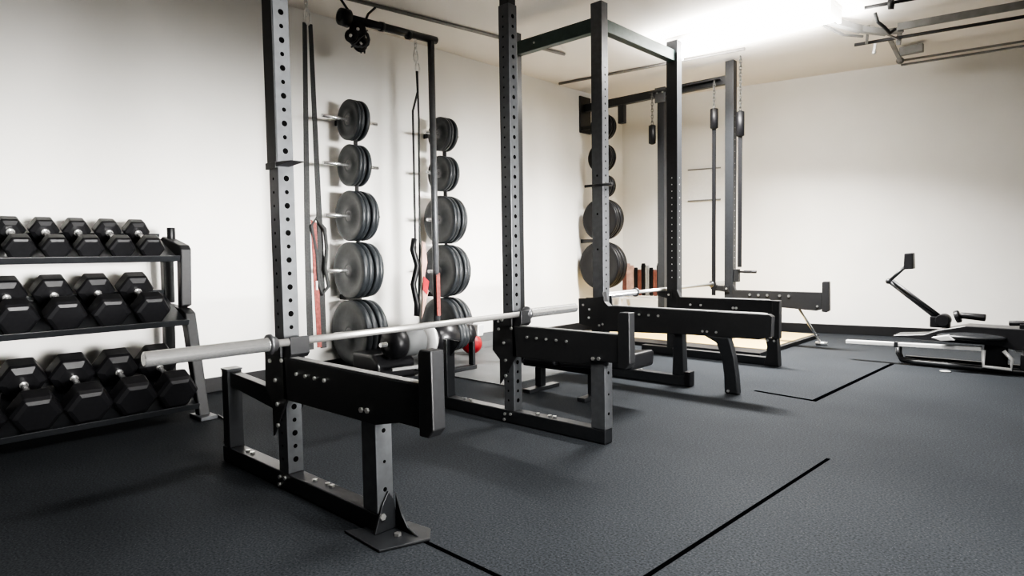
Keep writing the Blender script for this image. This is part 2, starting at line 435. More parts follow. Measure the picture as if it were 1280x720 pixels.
# ------------------------------------------------------------------ middle rack
rack2 = thing('power_rack', 'middle black power rack with high cross beams and one curved front leg', 'rack', (-2.63, 4.2, 0))
XC, YC, YD, XRr = -2.635, 3.80, 4.87, -3.43
def tall_post(t, name, X, Y, wx, wy_, z0, z1, zs=(), zs_y=(), mm='steel', hm='hole', r=.0085):
    b = BM(); box(b, X - wx / 2, X + wx / 2, Y - wy_ / 2, Y + wy_ / 2, z0, z1)
    holes_x(b, X + wx / 2, Y, zs, r=r); holes_y(b, X, Y - wy_ / 2, zs_y, r=r)
    return obj(name, b, [mm, hm], t, bevel=.004)
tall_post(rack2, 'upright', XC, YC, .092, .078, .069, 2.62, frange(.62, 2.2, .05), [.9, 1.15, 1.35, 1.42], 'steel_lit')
tall_post(rack2, 'upright', XC + .0, YD, .098, .080, .069, 2.60, frange(.66, 1.5, .055), frange(.66, 1.5, .055), 'steel', 'bolt', .006)
tall_post(rack2, 'upright', XRr, YC, .075, .06, .069, 2.60)
tall_post(rack2, 'upright', XRr, YD, .0, .0, 2.5, 2.6) if False else None
HB = 2.475
b = BM(); box(b, XRr + .038, XC - .047, YC - .03, YC + .03, HB - .05, HB + .05); o = obj('top_beam', b, 'green', rack2, bevel=.004)
bolt(o, XRr + .22, YC - .03, HB, 'y', .008)
b = BM(); box(b, XC - .03, XC + .03, YC + .041, YD - .041, HB - .045, HB + .045); obj('top_beam', b, 'green', rack2, bevel=.004)
b = BM(); box(b, XRr - .08, -1.955, YC - .032, YC + .032, .002, .068); base = obj('base_tube', b, 'steel', rack2, bevel=.004)
for dx in (.2, .25, .33): bolt(base, XC + dx, YC, .068, 'z', .010)
b = BM(); box(b, XC - .3, XC + .0, YD - .032, YD + .032, .002, .068); obj('base_tube', b, 'steel', rack2, bevel=.004)
# front post under the arm, slightly flared
b = BM(); prism(b, [(-2.055, .069), (-1.975, .069), (-1.985, .345), (-2.045, .345)], 'y', YC - .032, YC + .032); fp = obj('front_post', b, 'steel', rack2, bevel=.004)
b = BM(); box(b, -1.972, -1.93, YC - .035, YC + .035, .002, .10); obj('end_cap', b, 'rubber', rack2, bevel=.006)
# long arm
ya, yb = YC - .056, YC - .006
b = BM(); prism(b, [(XC + .048, .32), (XC + .048, .60), (XC + .065, .53), (XC + .10, .502), (-1.42, .502), (-1.40, .49), (-1.405, .37), (-1.48, .35), (-1.98, .345)], 'y', ya, yb); arm = obj('safety_arm', b, 'plate_steel', rack2, bevel=.003)
b = BM(); box(b, XC + .12, -1.44, ya + .006, yb - .006, .5025, .507); obj('wear_strip', b, 'galv', arm, bevel=.002)
for i in range(5): bolt(arm, -2.43 + i * .072, ya, .455, 'y', .009)
for x in (-1.83, -1.80, -1.74): bolt(arm, x, ya, .375, 'y', .008)
# curved leg
b = BM()
out = [(-1.82, .348), (-1.74, .31), (-1.705, .22), (-1.69, .12), (-1.685, .004)]
inn = [(-1.60, .004), (-1.61, .12), (-1.625, .22), (-1.645, .30), (-1.66, .348)]
prism(b, out + inn, 'y', YC - .06, YC - .005); leg = obj('curved_leg', b, 'steel', rack2, bevel=.008, seg=3)
bolt(leg, -1.66, YC - .06, .02, 'y', .009)
# bracket
hy = .039
b = BM()
for y0, y1 in ((YC - hy - .014, YC - hy - .0012), (YC + hy + .0012, YC + hy + .012)):
    prism(b, [(XC - .16, .36), (XC - .165, .545), (XC - .05, .55), (XC + .06, .57), (XC + .08, .34), (XC - .05, .30), (XC - .05, .34)], 'y', y0, y1)
br = obj('arm_bracket', b, 'plate_steel', rack2, bevel=.002)
for bx, bz in ((-.12, .50), (-.065, .47), (-.07, .41), (.02, .36), (.05, .37)): bolt(br, XC + bx, YC - hy - .014, bz, 'y', .009)
# collar pin part-way up
b = BM()
lathe(b, [(0, .012), (.004, .07), (.012, .07), (.016, .012)], (XC + .02, YC, 1.345), (0, 0, 1), 20)
cyl(b, (XC - .10, YC - .045, 1.352), (XC + .13, YC - .045, 1.352), .010, 10)
obj('spotter_pin', b, 'plate_steel', rack2)
# far frame arm of the middle rack
ya, yb = YD - .055, YD - .01
b = BM(); prism(b, [(XC + .05, .33), (XC + .05, .56), (XC + .08, .50), (-1.80, .50), (-1.80, .36), (-2.1, .33)], 'y', ya, yb); arm = obj('safety_arm', b, 'plate_steel', rack2, bevel=.003)
b = BM(); box(b, -1.799, -1.745, ya - .004, yb + .004, .215, .50); obj('end_plate', b, 'plate_steel', arm, bevel=.004)
b = BM(); box(b, -2.2, -1.83, ya + .006, yb - .006, .5005, .505); obj('wear_strip', b, 'galv', arm, bevel=.002)
for x in (-2.46, -2.37): bolt(arm, x, ya, .44, 'y', .010)
for x in (-2.10, -2.075): bolt(arm, x, ya, .43, 'y', .011)
b = BM(); prism(b, [(-1.87, .002), (-1.755, .002), (-1.77, .214), (-1.86, .214), (-1.845, .15), (-1.85, .08)], 'y', YD - .035, YD + .03); leg = obj('front_leg', b, 'plate_steel', rack2, bevel=.004)
for x in (-1.84, -1.79): bolt(leg, x, YD - .035, .195, 'y', .010)
b = BM(); box(b, XC + .0, -1.86, YD - .03, YD + .03, .002, .0625); obj('base_tube', b, 'steel', rack2, bevel=.004)
rear_hook(rack2, XC - .049, YD, .555, -2.74, .040)

# ------------------------------------------------------------------ far wall-mounted rig
rig = thing('wall_rig', 'farthest black rig with a high beam reaching from the left wall', 'rack', (-2.58, 5.86, 0))
YE = 5.87
# it stands on the lifting platform, whose top is .04 high
b = BM(); box(b, WX + .002, -2.63, YE - .03, YE + .03, HB - .04, HB + .04); o = obj('top_beam', b, 'steel', rig, bevel=.004)
b = BM(); box(b, WX + .001, WX + .02, YE - .1, YE + .1, 2.2, 2.6); obj('wall_plate', b, 'steel', rig, bevel=.004)
b = BM(); box(b, -3.82, -3.75, YE - .03, YE + .03, 2.24, HB - .041); obj('drop_bracket', b, 'steel', rig, bevel=.004)
tall_post(rig, 'upright', -3.31, YE, .075, .065, .041, HB - .041)
tall_post(rig, 'upright', -2.59, YE, .082, .075, .041, 2.64, frange(.7, 2.2, .055), [], 'steel', 'bolt', .005)
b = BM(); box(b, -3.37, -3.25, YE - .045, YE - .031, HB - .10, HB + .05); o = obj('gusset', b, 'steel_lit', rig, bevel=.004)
for x in (-3.34, -3.28): bolt(o, x, YE - .045, HB, 'y', .012)
b = BM(); box(b, -2.62, -1.9, YE + .04, YE + .1, .041, .1); obj('base_tube', b, 'steel', rig, bevel=.004) if False else None
ya, yb = YE - .05, YE - .01
b = BM(); prism(b, [(-2.547, .36), (-2.547, .56), (-2.52, .505), (-1.755, .505), (-1.755, .36), (-1.80, .345), (-2.1, .36)], 'y', ya, yb); arm = obj('safety_arm', b, 'plate_steel', rig, bevel=.003)
b = BM(); prism(b, [(-1.754, .34), (-1.754, .59), (-1.745, .60), (-1.70, .60), (-1.695, .35), (-1.72, .335)], 'y', ya - .004, yb + .004); obj('end_plate', b, 'plate_steel', arm, bevel=.004)
for x in (-2.38, -2.30, -2.22, -2.11, -2.03): bolt(arm, x, ya, .465, 'y', .012)
bolt(arm, -1.79, ya, .385, 'y', .010)
b = BM(); cyl(b, (-1.97, YE + .02, .358), (-1.86, 6.15, .03), .011, 12); cyl(b, (-1.90, 6.15, .02), (-1.80, 6.15, .02), .018, 12)
obj('kick_strut', b, 'chrome', rig)
rear_hook(rig, -2.631, YE, .555, -2.74, .0375)
b = BM(); box(b, -2.545, -2.50, YE - .03, YE + .02, .58, .70); box(b, -2.50, -2.38, YE - .03, YE + .02, .665, .685); cyl(b, (-2.46, YE, .675), (-2.34, YE, .675), .014, 12)
obj('hook_arm', b, 'plate_steel', rig, bevel=.004)

# ------------------------------------------------------------------ lifting platform
plat = thing('lifting_platform', 'low lifting platform of pale wood with black rubber border under the far rig', 'platform', (-3.0, 5.9, 0))
px0, px1, py0, py1 = -4.1, -2.03, 5.17, 6.66
b = BM(); box(b, px0, px1, py0, py1, .0008, .036); obj('rubber_border', b, 'rubber', plat, bevel=.004)
b = BM(); box(b, px0 + .1, px1 - .04, py0 + .22, py1 - .03, .0362, .040); obj('wood_deck', b, 'wood', plat)

# ------------------------------------------------------------------ pulley frame along the wall
tw = thing('cable_tower', 'slim grey post with a high black arm carrying a cluster of pulleys', 'cable tower', (-3.8, 3.25, 0))
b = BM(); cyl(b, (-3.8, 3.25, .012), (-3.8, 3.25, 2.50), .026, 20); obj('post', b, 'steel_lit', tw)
b = BM(); cyl(b, (-3.8, 3.25, .001), (-3.8, 3.25, .012), .10, 24); obj('floor_flange', b, 'steel', tw)
b = BM(); cyl(b, (-3.8, 2.52, 2.49), (-3.8, 3.30, 2.52), .028, 16); o = obj('top_arm', b, 'steel', tw)
for y in (2.78, 3.02): 
    b = BM(); cyl(b, (-3.8, y, 2.499), (-3.8, y + .03, 2.501), .033, 16); obj('clamp', b, 'steel', o)
b = BM(); lathe(b, [(0, .03), (.01, .055), (.07, .06), (.08, .035)], (-3.8, 2.45, 2.487), (0, 1, 0), 24); obj('end_cap', b, 'rubber', tw)
b = BM(); tube(b, [(-3.8, 2.56, 2.51), (-3.83, 2.53, 2.57), (-3.855, 2.5, HC - .028)], .008, 8); obj('hanging_strap', b, 'strap', tw); b = BM(); tube(b, [(-3.8, 2.66, 2.51), (-3.82, 2.70, 2.57), (-3.82, 2.76, HC - .028)], .008, 8); obj('hanging_strap', b, 'strap', tw)
def pulley(c, r, ax, parent):
    b = BM(); lathe(b, [(-.018, .008), (-.016, r), (-.008, r), (-.005, r * .78), (.005, r * .78), (.008, r), (.016, r), (.018, .008)], c, ax, 24)
    p = obj('pulley', b, 'rubber', parent)
    b = BM(); lathe(b, [(-.021, .006), (-.020, .012), (.020, .012), (.021, .006)], c, ax, 12); obj('axle', b, 'bolt', p)
for c, r, ax in (((-3.78, 2.58, 2.42), .055, (1, -.5, .1)), ((-3.76, 2.52, 2.36), .045, (.6, -1, 0)), ((-3.8, 2.64, 2.39), .05, (.9, .5, .2)), ((-3.79, 2.60, 2.33), .05, (1, 0, .3)), ((-3.84, 2.66, 2.34), .045, (.5, .8, 0))):
    pulley(c, r, ax, tw)
b = BM()
for k in range(5):
    a = k * 1.2
    tube(b, [(-3.79 + .05 * math.cos(a + q) * .6, 2.60 + .062 * math.cos(q), 2.37 + .07 * math.sin(q + a * .3)) for q in [i * PI / 6 for i in range(12)]], .006, 6, closed=True)
obj('pulley_frame', b, 'steel_lit', tw)

# ------------------------------------------------------------------ hanging straps
def chain(bm, x, y, z0, z1, n=None):
    L = .042; n = n or max(2, int((z1 - z0) / (L * .72)))
    for i in range(n):
        z = z1 - (i + .5) * (z1 - z0) / n; s = (i % 2)
        pts = []
        for k in range(10):
            a = 2 * PI * k / 10
            u, w_ = .011 * math.cos(a), .026 * math.sin(a)
            pts.append((x + (u if s else 0), y + (0 if s else u), z + w_))
        tube(bm, pts, .0035, 6, closed=True)
def carabiner(bm, x, y, z, h=.05, w=.02):
    pts = [(x, y + w * math.cos(2 * PI * k / 14), z + h * math.sin(2 * PI * k / 14)) for k in range(14)]
    tube(bm, pts, .006, 8, closed=True)

s1 = thing('suspension_strap', 'long hanging strap with faded red grip, behind the nearest rack upright', 'strap', (-3.8, 2.19, 0))
b = BM(); chain(b, -3.8, 2.21, 2.43, HC - .002); carabiner(b, -3.8, 2.215, 2.42); obj('chain', b, 'bolt', s1)
b = BM()
for y0, y1, mi in ((2.195, 2.165, 0), (2.235, 2.26, 0)):
    prism(b, [(y0 - .012, 2.38), (y0 + .014, 2.38), (y1 + .02, .95), (y1 + .02, .27), (y1 - .022, .27), (y1 - .02, .95)], 'x', -3.806, -3.798)
obj('webbing', b, 'strap', s1)
b = BM(); tube(b, [(-3.78, 2.22, 1.13), (-3.77, 2.275, 1.06), (-3.77, 2.285, .93), (-3.77, 2.27, .80), (-3.775, 2.295, .68), (-3.78, 2.25, .63), (-3.785, 2.225, .70), (-3.79, 2.22, .9), (-3.79, 2.19, 1.08)], .013, 8, closed=True); obj('grip_loop', b, 'strap', s1)
b = BM(); prism(b, [(2.185, 1.12), (2.225, 1.10), (2.235, .28), (2.205, .28), (2.195, .62)], 'x', -3.79, -3.784); obj('red_webbing', b, 'redstrap', s1)
b = BM(); box(b, -3.80, -3.775, 2.205, 2.215, .66, .72); obj('buckle', b, 'silver', s1)

s2 = thing('suspension_strap', 'thin looped strap with pink and white grip, beside the slim cable tower post', 'strap', (-3.8, 3.1, 0))
b = BM(); carabiner(b, -3.8, 3.10, 2.36, .045); chain(b, -3.8, 3.10, 2.38, 2.478, 3); carabiner(b, -3.8, 3.115, 2.28, .035); obj('carabiner', b, 'bolt', s2)
b = BM()
tube(b, [(-3.8, 3.105, 2.25), (-3.8, 3.11, 2.1), (-3.8, 3.06, 1.95), (-3.8, 3.055, 1.0), (-3.8, 3.035, .42)], .008, 8)
tube(b, [(-3.8, 3.11, 2.25), (-3.8, 3.115, 1.9), (-3.8, 3.095, .9), (-3.8, 3.07, .42)], .007, 8)
obj('cord_loop', b, 'strap', s2)
b = BM(); tube(b, [(-3.77, 3.02, 1.0), (-3.765, 3.00, .92), (-3.77, 3.045, .8), (-3.77, 3.0, .66), (-3.775, 3.04, .5), (-3.775, 3.03, .42)], .022, 10); obj('grip', b, 'rubber', s2)
b = BM(); prism(b, [(3.07, .98), (3.10, .97), (3.115, .82), (3.09, .72), (3.12, .60), (3.09, .50), (3.05, .40), (3.065, .56), (3.06, .75)], 'x', -3.745, -3.738); obj('pale_tassel', b, 'peach', s2)
b = BM(); prism(b, [(3.20, .72), (3.235, .74), (3.235, .41), (3.20, .41)], 'x', -3.745, -3.735); obj('red_webbing', b, 'redstrap', s2)
b = BM(); prism(b, [(3.07, .72), (3.12, .68), (3.10, .58), (3.06, .62)], 'x', -3.733, -3.728); obj('red_patch', b, 'red', s2)

def trx(label, x, y, ztop, zh0, zh1, tail, group):
    t = thing('suspension_strap', label, 'strap', (x, y, 0), group)
    b = BM(); chain(b, x, y, zh1, ztop); obj('chain', b, 'chain', t)
    b = BM(); lathe(b, [(0, .012), (.012, .036), ((zh1 - zh0) - .012, .036), (zh1 - zh0, .012)], (x, y, zh0), (0, 0, 1), 16); obj('foam_grip', b, 'rubber', t)
    if tail is not None:
        b = BM(); box(b, x - .018, x + .018, y - .005, y + .005, tail, zh0 + .004); obj('webbing', b, 'rubber', t)
    return t
trx('short chain with black foam grip hanging left of the far rig middle post', -3.38, YE - .075, HB + .0, 1.96, 2.16, None, None)
trx('long black strap with foam grip hanging just left of the far rig front post', -2.72, YE - .075, HB + .0, 2.02, 2.22, .45, None)
trx('long black strap with foam grip hanging on the right of the far rig front post', -2.48, YE - .045, 2.655, 1.92, 2.16, .72, None)
b = BM(); box(b, -3.42, -2.68, YE - .085, YE - .0312, HB + .004, HB + .012); obj('hanger_rail', b, 'steel', rig)

# ------------------------------------------------------------------ plate storage on the left wall
def plate_mesh(d, th, mt='plate'):
    """disc with raised rim and hub, axis +Y, front at y=0"""
    b = BM(); R = d / 2
    prof = [(.004, .026), (.0, .030), (.0, .055), (.006, .062), (.006, R * .74), (.0, R * .80), (.0, R - .008), (.004, R), (th - .004, R), (th, R - .008), (th, R * .8), (th - .006, R * .74), (th - .006, .062), (th, .055), (th, .03), (th - .004, .026)]
    lathe(b, prof, (0, 0, 0), (0, 1, 0), 48)
    bmesh.ops.recalc_face_normals(b, faces=b.faces[:])
    me = bpy.data.meshes.new('weight_plate'); b.to_mesh(me); b.free()
    me.materials.append(M[mt])
    b = BM(); lathe(b, [(-.0015, .026), (-.0015, .036), (.002, .038)], (0, 0, 0), (0, 1, 0), 24)
    bmesh.ops.recalc_face_normals(b, faces=b.faces[:])
    mh = bpy.data.meshes.new('hub_ring'); b.to_mesh(mh); b.free(); mh.materials.append(M['plate_hub'])
    return me, mh
_pc = {}
def weight_plate(x, y, z, d, th, label, group, mt='plate'):
    key = (round(d, 3), round(th, 3), mt)
    if key not in _pc: _pc[key] = plate_mesh(d, th, mt)
    me, mh = _pc[key]
    o = bpy.data.objects.new('weight_plate', me); COL.objects.link(o); o.location = (x, y, z)
    tag(o, label, 'weight plate', group)
    h = bpy.data.objects.new('hub_ring', mh); COL.objects.link(h); h.parent = o
    return o

heights = ['top', 'second from top', 'middle', 'second from bottom', 'bottom']
def tree(name_label, X, Y, zs, ds, fronts, backs, where, pl=.20, pr=.17, ztop=2.0, mt='plate'):
    t = thing('plate_tree', name_label, 'plate rack', (X, Y, 0))
    b = BM(); box(b, X - .02, X + .02, Y - .006, Y + .006, 0.011, ztop); obj('post', b, 'steel', t, bevel=.003)
    b = BM(); box(b, X - .10, X + .06, Y - .10, Y + .10, .001, .010); obj('foot_plate', b, 'steel', t, bevel=.003)
    for z in (zs[0] + .02, (zs[3] + zs[4]) / 2 + .02):
        b = BM(); box(b, WX + .001, X - .021, Y - .005, Y + .005, z - .02, z + .02); obj('wall_bracket', b, 'steel', t)
    for i, (z, d) in enumerate(zip(zs, ds)):
        b = BM(); cyl(b, (X, Y - .0065, z), (X, Y - .02 - pl - .05 * (i < 4), z), .0135, 16); obj('peg', b, 'chrome', t)
        b = BM(); cyl(b, (X, Y + .0065, z), (X, Y + .02 + pr, z), .0135, 16); obj('peg', b, 'chrome', t)
        y = Y - .0075
        nf = fronts[i]
        for k in range(len(nf)):
            y -= nf[k]
            pos = 'outermost' if k == len(nf) - 1 else ('innermost' if k == 0 else 'middle')
            if len(nf) == 1: pos = 'only'
            weight_plate(X, y, z, d, nf[k] - .001, f'{pos} grey plate, near side, {heights[i]} peg, {where}', 'weight plates on the wall trees', mt)
        y = Y + .0075
        nb = backs[i]
        for k in range(len(nb)):
            pos = 'outermost' if k == len(nb) - 1 else ('innermost' if k == 0 else 'middle')
            if len(nb) == 1: pos = 'only'
            weight_plate(X, y, z, d * (.97 if k else 1), nb[k] - .001, f'{pos} grey plate, far side, {heights[i]} peg, {where}', 'weight plates on the wall trees', mt)
            y += nb[k]
tree('black plate storage tree with five pegs, nearest along the left wall', -4.02, 2.70,
     [1.86, 1.535, 1.17, .775, .32], [.29, .30, .365, .41, .475],
     [[.03, .025], [.03, .03], [.035, .035], [.04, .045], [.045, .05]], [[.03], [.03], [.035, .03], [.04, .035], [.04, .04]], 'nearest plate tree')
tree('black plate storage tree behind the slim cable tower post', -4.02, 3.56,
     [1.866, 1.545, 1.165, .745, .295], [.275, .29, .395, .43, .455],
     [[.03, .025], [.03, .03], [.035, .035], [.04, .045], [.045, .05]], [[.03], [.03], [.035, .03], [.04, .035], [.04, .04]], 'plate tree behind the cable tower', pl=.13, pr=.13)
tree('black plate storage tree in the far left corner behind the power rack', -3.98, 5.79,
     [2.22, 1.89, 1.59, 1.23, .735], [.28, .30, .25, .44, .51],
     [[.03], [.03, .03], [.03], [.035, .035], [.04, .045]], [[.03, .03], [.03], [.035, .03], [.04, .035], [.04, .04]], 'plate tree in the far corner', pl=.08, pr=.11, ztop=2.35, mt='rubber')

# ------------------------------------------------------------------ dumbbell rack
DR = thing('dumbbell_rack', 'black three tier dumbbell rack against the left wall', 'dumbbell rack', (-3.9, .7, 0))
Y0, Y1 = .27, 1.40
T = math.radians(23)
tiers = [dict(x=-3.935, z=.935, L=.325), dict(x=-3.875, z=.595, L=.37), dict(x=-3.805, z=.155, L=.42)]
def tilt(xc, zc, a, h):     # along the slope (forward = down) and perpendicular
    return (xc + a * math.cos(T) + h * math.sin(T), zc - a * math.sin(T) + h * math.cos(T))
for k, tr in enumerate(tiers):
    b = BM(); xc, zc = tr['x'], tr['z']; w_ = (.17, .20, .23)[k]
    # tray with turned-up front and rear lips
    pr = [(-w_, -.004), (w_, -.004), (w_, .03), (w_ - .008, .03), (w_ - .008, .004), (-w_ + .008, .004), (-w_ + .008, .03), (-w_, .03)]
    prism(b, [tilt(xc, zc, a, h) for a, h in pr], 'y', Y0 + .03, Y1 - .03)
    sh = obj('shelf', b, 'steel', DR, bevel=.002)
    b = BM()
    for s in (-1, 1):
        a0 = s * w_ * .55
        prism(b, [tilt(xc, zc, a0 - .02, -.03), tilt(xc, zc, a0 + .02, -.03), tilt(xc, zc, a0 + .02, -.0045), tilt(xc, zc, a0 - .02, -.0045)], 'y', Y0 + .03, Y1 - .03)
    obj('shelf_rail', b, 'steel', DR, bevel=.002)
for ye in (Y0, Y1):
    b = BM(); prism(b, [(-4.10, .62), (-4.10, .99), (-4.04, 1.01), (-3.79, .955), (-3.765, .93), (-3.79, .615), (-3.85, .60), (-3.835, .89), (-4.03, .94), (-4.04, .62)], 'y', ye - .028, ye + .028)
    obj('side_frame', b, 'plate_steel', DR, bevel=.006)
    b = BM(); prism(b, [(-4.14, .002), (-4.08, .002), (-4.05, .555), (-3.80, .50), (-3.655, .002), (-3.595, .002), (-3.74, .575), (-3.80, .599), (-4.10, .615)], 'y', ye - .028, ye + .028)
    obj('side_frame', b, 'plate_steel', DR, bevel=.006)
    b = BM(); box(b, -3.70, -3.54, ye - .045, ye + .045, .0011, .022); obj('foot', b, 'steel_lit', DR, bevel=.004)
    b = BM(); cyl(b, (-3.98, ye, .985), (-3.98, ye, 1.06), .022, 16); obj('end_knob', b, 'rubber', DR, bevel=.004)

def make_dumbbell(size, hl, L, label, group, loc):
    """hex dumbbell, axis along local X; size = width across flats"""
    t = thing('dumbbell', label, 'dumbbell', loc, group)
    t.rotation_euler = (0, T, 0)
    R = size / math.sqrt(3)
    def head(sg):
        b = BM(); rings = []
        for a, r in ((L / 2 - hl, R * .62), (L / 2 - hl * .86, R * .93), (L / 2 - hl * .74, R), (L / 2 - hl * .2, R), (L / 2 - hl * .06, R * .90), (L / 2, R * .72)):
            rings.append([b.verts.new((sg * a, r * math.cos(PI / 3 * i), r * math.sin(PI / 3 * i))) for i in range(6)])
        for A, B in zip(rings, rings[1:]):
            for j in range(6): b.faces.new((A[j], B[j], B[(j + 1) % 6], A[(j + 1) % 6]))
        b.faces.new(rings[0]); b.faces.new(rings[-1])
        b.transform(world_of(t))
        return obj('head', b, 'rubber', t, bevel=.006, seg=3)
    head(1); head(-1)
    b = BM(); h = L / 2 - hl + .002
    lathe(b, [(-h, .015), (-h + .012, .013), (-h * .4, .0155), (0, .017), (h * .4, .0155), (h - .012, .013), (h, .015)], (0, 0, 0), (1, 0, 0), 16)
    for s in (-1, 1): lathe(b, [(s * h * .99, .019), (s * (h - .009), .019)], (0, 0, 0), (1, 0, 0), 16)
    b.transform(world_of(t)); obj('handle', b, 'chrome', t)
    return t
order = ['', 'second', 'third', 'fourth', 'fifth', 'sixth', 'seventh']
def row(k, ys, sizes, hl, tiername, size_word):
    tr = tiers[k]
    for i, (y, s) in enumerate(zip(ys, sizes)):       # from the right end to the left
        x, z = tilt(tr['x'], tr['z'], 0, .006 + s / 2)
        pos = 'rightmost' if i == 0 else order[i] + ' from the right'
        if i == 0 or abs(s - sizes[i - 1]) > 1e-6: proto = make_dumbbell(s, hl, tr['L'], f'{size_word} black hex dumbbell, {pos} on the {tiername} tier', 'dumbbells on the ' + tiername + ' tier', (x, y, z)); base_loc = proto.location.copy()
        else: dup(proto, Vector((x, y, z)) - base_loc, f'{size_word} black hex dumbbell, {pos} on the {tiername} tier')
row(0, [1.228, 1.085, .940, .798, .655, .512], [.118] * 6, .085, 'top', 'small')
row(1, [1.19, .998, .806, .614, .42], [.158] * 5, .11, 'middle', 'medium')
row(2, [1.262, 1.062, .858, .650, .44], [.184] * 5, .125, 'bottom', 'large')

# ------------------------------------------------------------------ things behind the front rack
# added pale sheet in the tone of brightly lit floor, edge turned up
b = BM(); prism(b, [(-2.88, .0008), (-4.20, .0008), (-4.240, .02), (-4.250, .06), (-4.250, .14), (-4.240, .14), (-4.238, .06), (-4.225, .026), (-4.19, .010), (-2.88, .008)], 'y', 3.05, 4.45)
t = tag(obj('floor_tone', b, 'greyfoam'), 'added pale grey sheet for the brightly lit floor behind the front rack, edge turned up the wall', 'mat')
# machine lying low under the barbell
t = thing('leg_roller_machine', 'low black machine with fat padded rollers on one axle, seen under the long barbell', 'machine', (-3.5, 3.0, 0))
RX, RZ = -3.5, .285
def roll(prof, mt): 
    b = BM(); lathe(b, prof, (RX, 0, RZ), (0, 1, 0), 36); return obj('roller', b, mt, t)
roll([(2.55, .04), (2.565, .095), (2.60, .108), (2.655, .108), (2.67, .09)], 'rubber')
roll([(2.672, .085), (2.68, .098), (2.82, .098), (2.835, .08)], 'greyfoam')
roll([(2.885, .03), (2.89, .105), (2.915, .105), (2.92, .03)], 'silver')
roll([(2.925, .08), (2.94, .112), (3.11, .115), (3.125, .10)], 'vinyl')
roll([(3.127, .08), (3.13, .105), (3.155, .108), (3.16, .098), (3.165, .108), (3.19, .108), (3.195, .098), (3.20, .108), (3.225, .10)], 'plate')
roll([(3.227, .04), (3.24, .075), (3.31, .075), (3.32, .04)], 'rubber')
b = BM(); cyl(b, (RX, 2.50, RZ), (RX, 3.36, RZ), .016, 14); obj('axle', b, 'chrome', t)
b = BM(); prism(b, [(3.36, RZ - .03), (3.42, RZ - .03), (3.44, RZ + .06), (3.365, RZ + .06)], 'x', RX - .04, RX + .04); obj('pale_cap', b, 'silver', t, bevel=.008)
for y in (2.856, 3.335):
    b = BM(); box(b, RX - .025, RX + .025, y - .012, y + .012, .041, RZ + .02); obj('upright', b, 'steel', t, bevel=.003)
b = BM(); box(b, RX - .03, RX + .03, 2.5, 3.36, .0105, .040); obj('base_rail', b, 'steel', t, bevel=.004)
b = BM(); prism(b, [(RX - .34, .03), (RX - .04, .03), (RX - .04, .15), (RX - .10, .21), (RX - .34, .21)], 'y', 2.50, 2.82); obj('seat', b, 'vinyl', t, bevel=.02, seg=3)
b = BM(); bar(b, (RX + .05, 2.55, .12), (RX + .12, 2.88, .12), .02, .02); bar(b, (RX + .12, 2.88, .12), (RX + .02, 2.86, .05), .02, .02); obj('pedal_arm', b, 'galv', t)
# red kettlebell
t = thing('kettlebell', 'red kettlebell on the pale floor sheet behind the padded rollers', 'kettlebell', (-4.02, 3.83, 0))
KX, KY = -4.02, 3.83
b = BM(); sphere(b, (KX, KY, .100), .092, 1, 1, .98); obj('bell', b, 'red', t)
b = BM(); tube(b, [(KX, KY - .055, .165), (KX, KY - .06, .20), (KX, KY - .035, .225), (KX, KY + .035, .225), (KX, KY + .06, .20), (KX, KY + .055, .165)], .014, 10); obj('handle', b, 'red', t)

# low bench behind the second safety arm
t = thing('weight_bench', 'low flat black bench on a single post, behind the second safety arm', 'bench', (-2.3, 3.12, 0))
BY = 3.12
b = BM(); box(b, -2.82, -2.42, BY - .13, BY + .13, .195, .245); obj('seat_pad', b, 'vinyl', t, bevel=.018, seg=4)
b = BM(); prism(b, [(-2.40, .19), (-1.88, .225), (-1.875, .32), (-2.40, .26)], 'y', BY - .12, BY + .12); obj('back_pad', b, 'vinyl', t, bevel=.022, seg=4)
b = BM(); box(b, -2.76, -2.20, BY - .03, BY + .03, .15, .189); obj('spine', b, 'steel', t, bevel=.004)
b = BM(); box(b, -2.665, -2.615, BY - .025, BY + .025, .026, .149); obj('post', b, 'steel', t, bevel=.004)
b = BM(); box(b, -2.25, -2.205, BY - .025, BY + .025, .026, .149); obj('post', b, 'steel', t, bevel=.004)
b = BM(); box(b, -2.67, -2.61, BY - .14, BY + .16, .001, .025); obj('foot_bar', b, 'steel', t, bevel=.004)
b = BM(); box(b, -2.26, -2.20, BY - .12, BY + .12, .001, .025); obj('foot_bar', b, 'steel', t, bevel=.004)

# ------------------------------------------------------------------ accessory rack by the back wall
t = thing('accessory_rack', 'small white accessory stand in the far left corner', 'stand', (-3.7, 6.2, 0))
AX0, AX1, AY = -4.03, -3.53, 6.27
b = BM()
for x in (AX0, AX1):
    bar(b, (x, AY - .16, .042), (x, AY + .02, .56), .025, .025); bar(b, (x, AY + .16, .042), (x, AY + .02, .56), .025, .025)
obj('leg', b, 'white', t)
b = BM(); bar(b, (AX0, AY + .02, .57), (AX1, AY + .02, .57), .03, .03); obj('top_rail', b, 'white', t)
b = BM(); box(b, AX0 + .02, AX1 - .02, AY - .09, AY + .1, .34, .36); obj('shelf', b, 'white', t, bevel=.003)
cols = ['brown', 'peach', 'peach', 'rubber', 'brown', 'rubber', 'strap_grey', 'rubber', 'brown', 'rubber']
words = {'brown': 'brown', 'peach': 'peach', 'rubber': 'black', 'strap_grey': 'grey'}
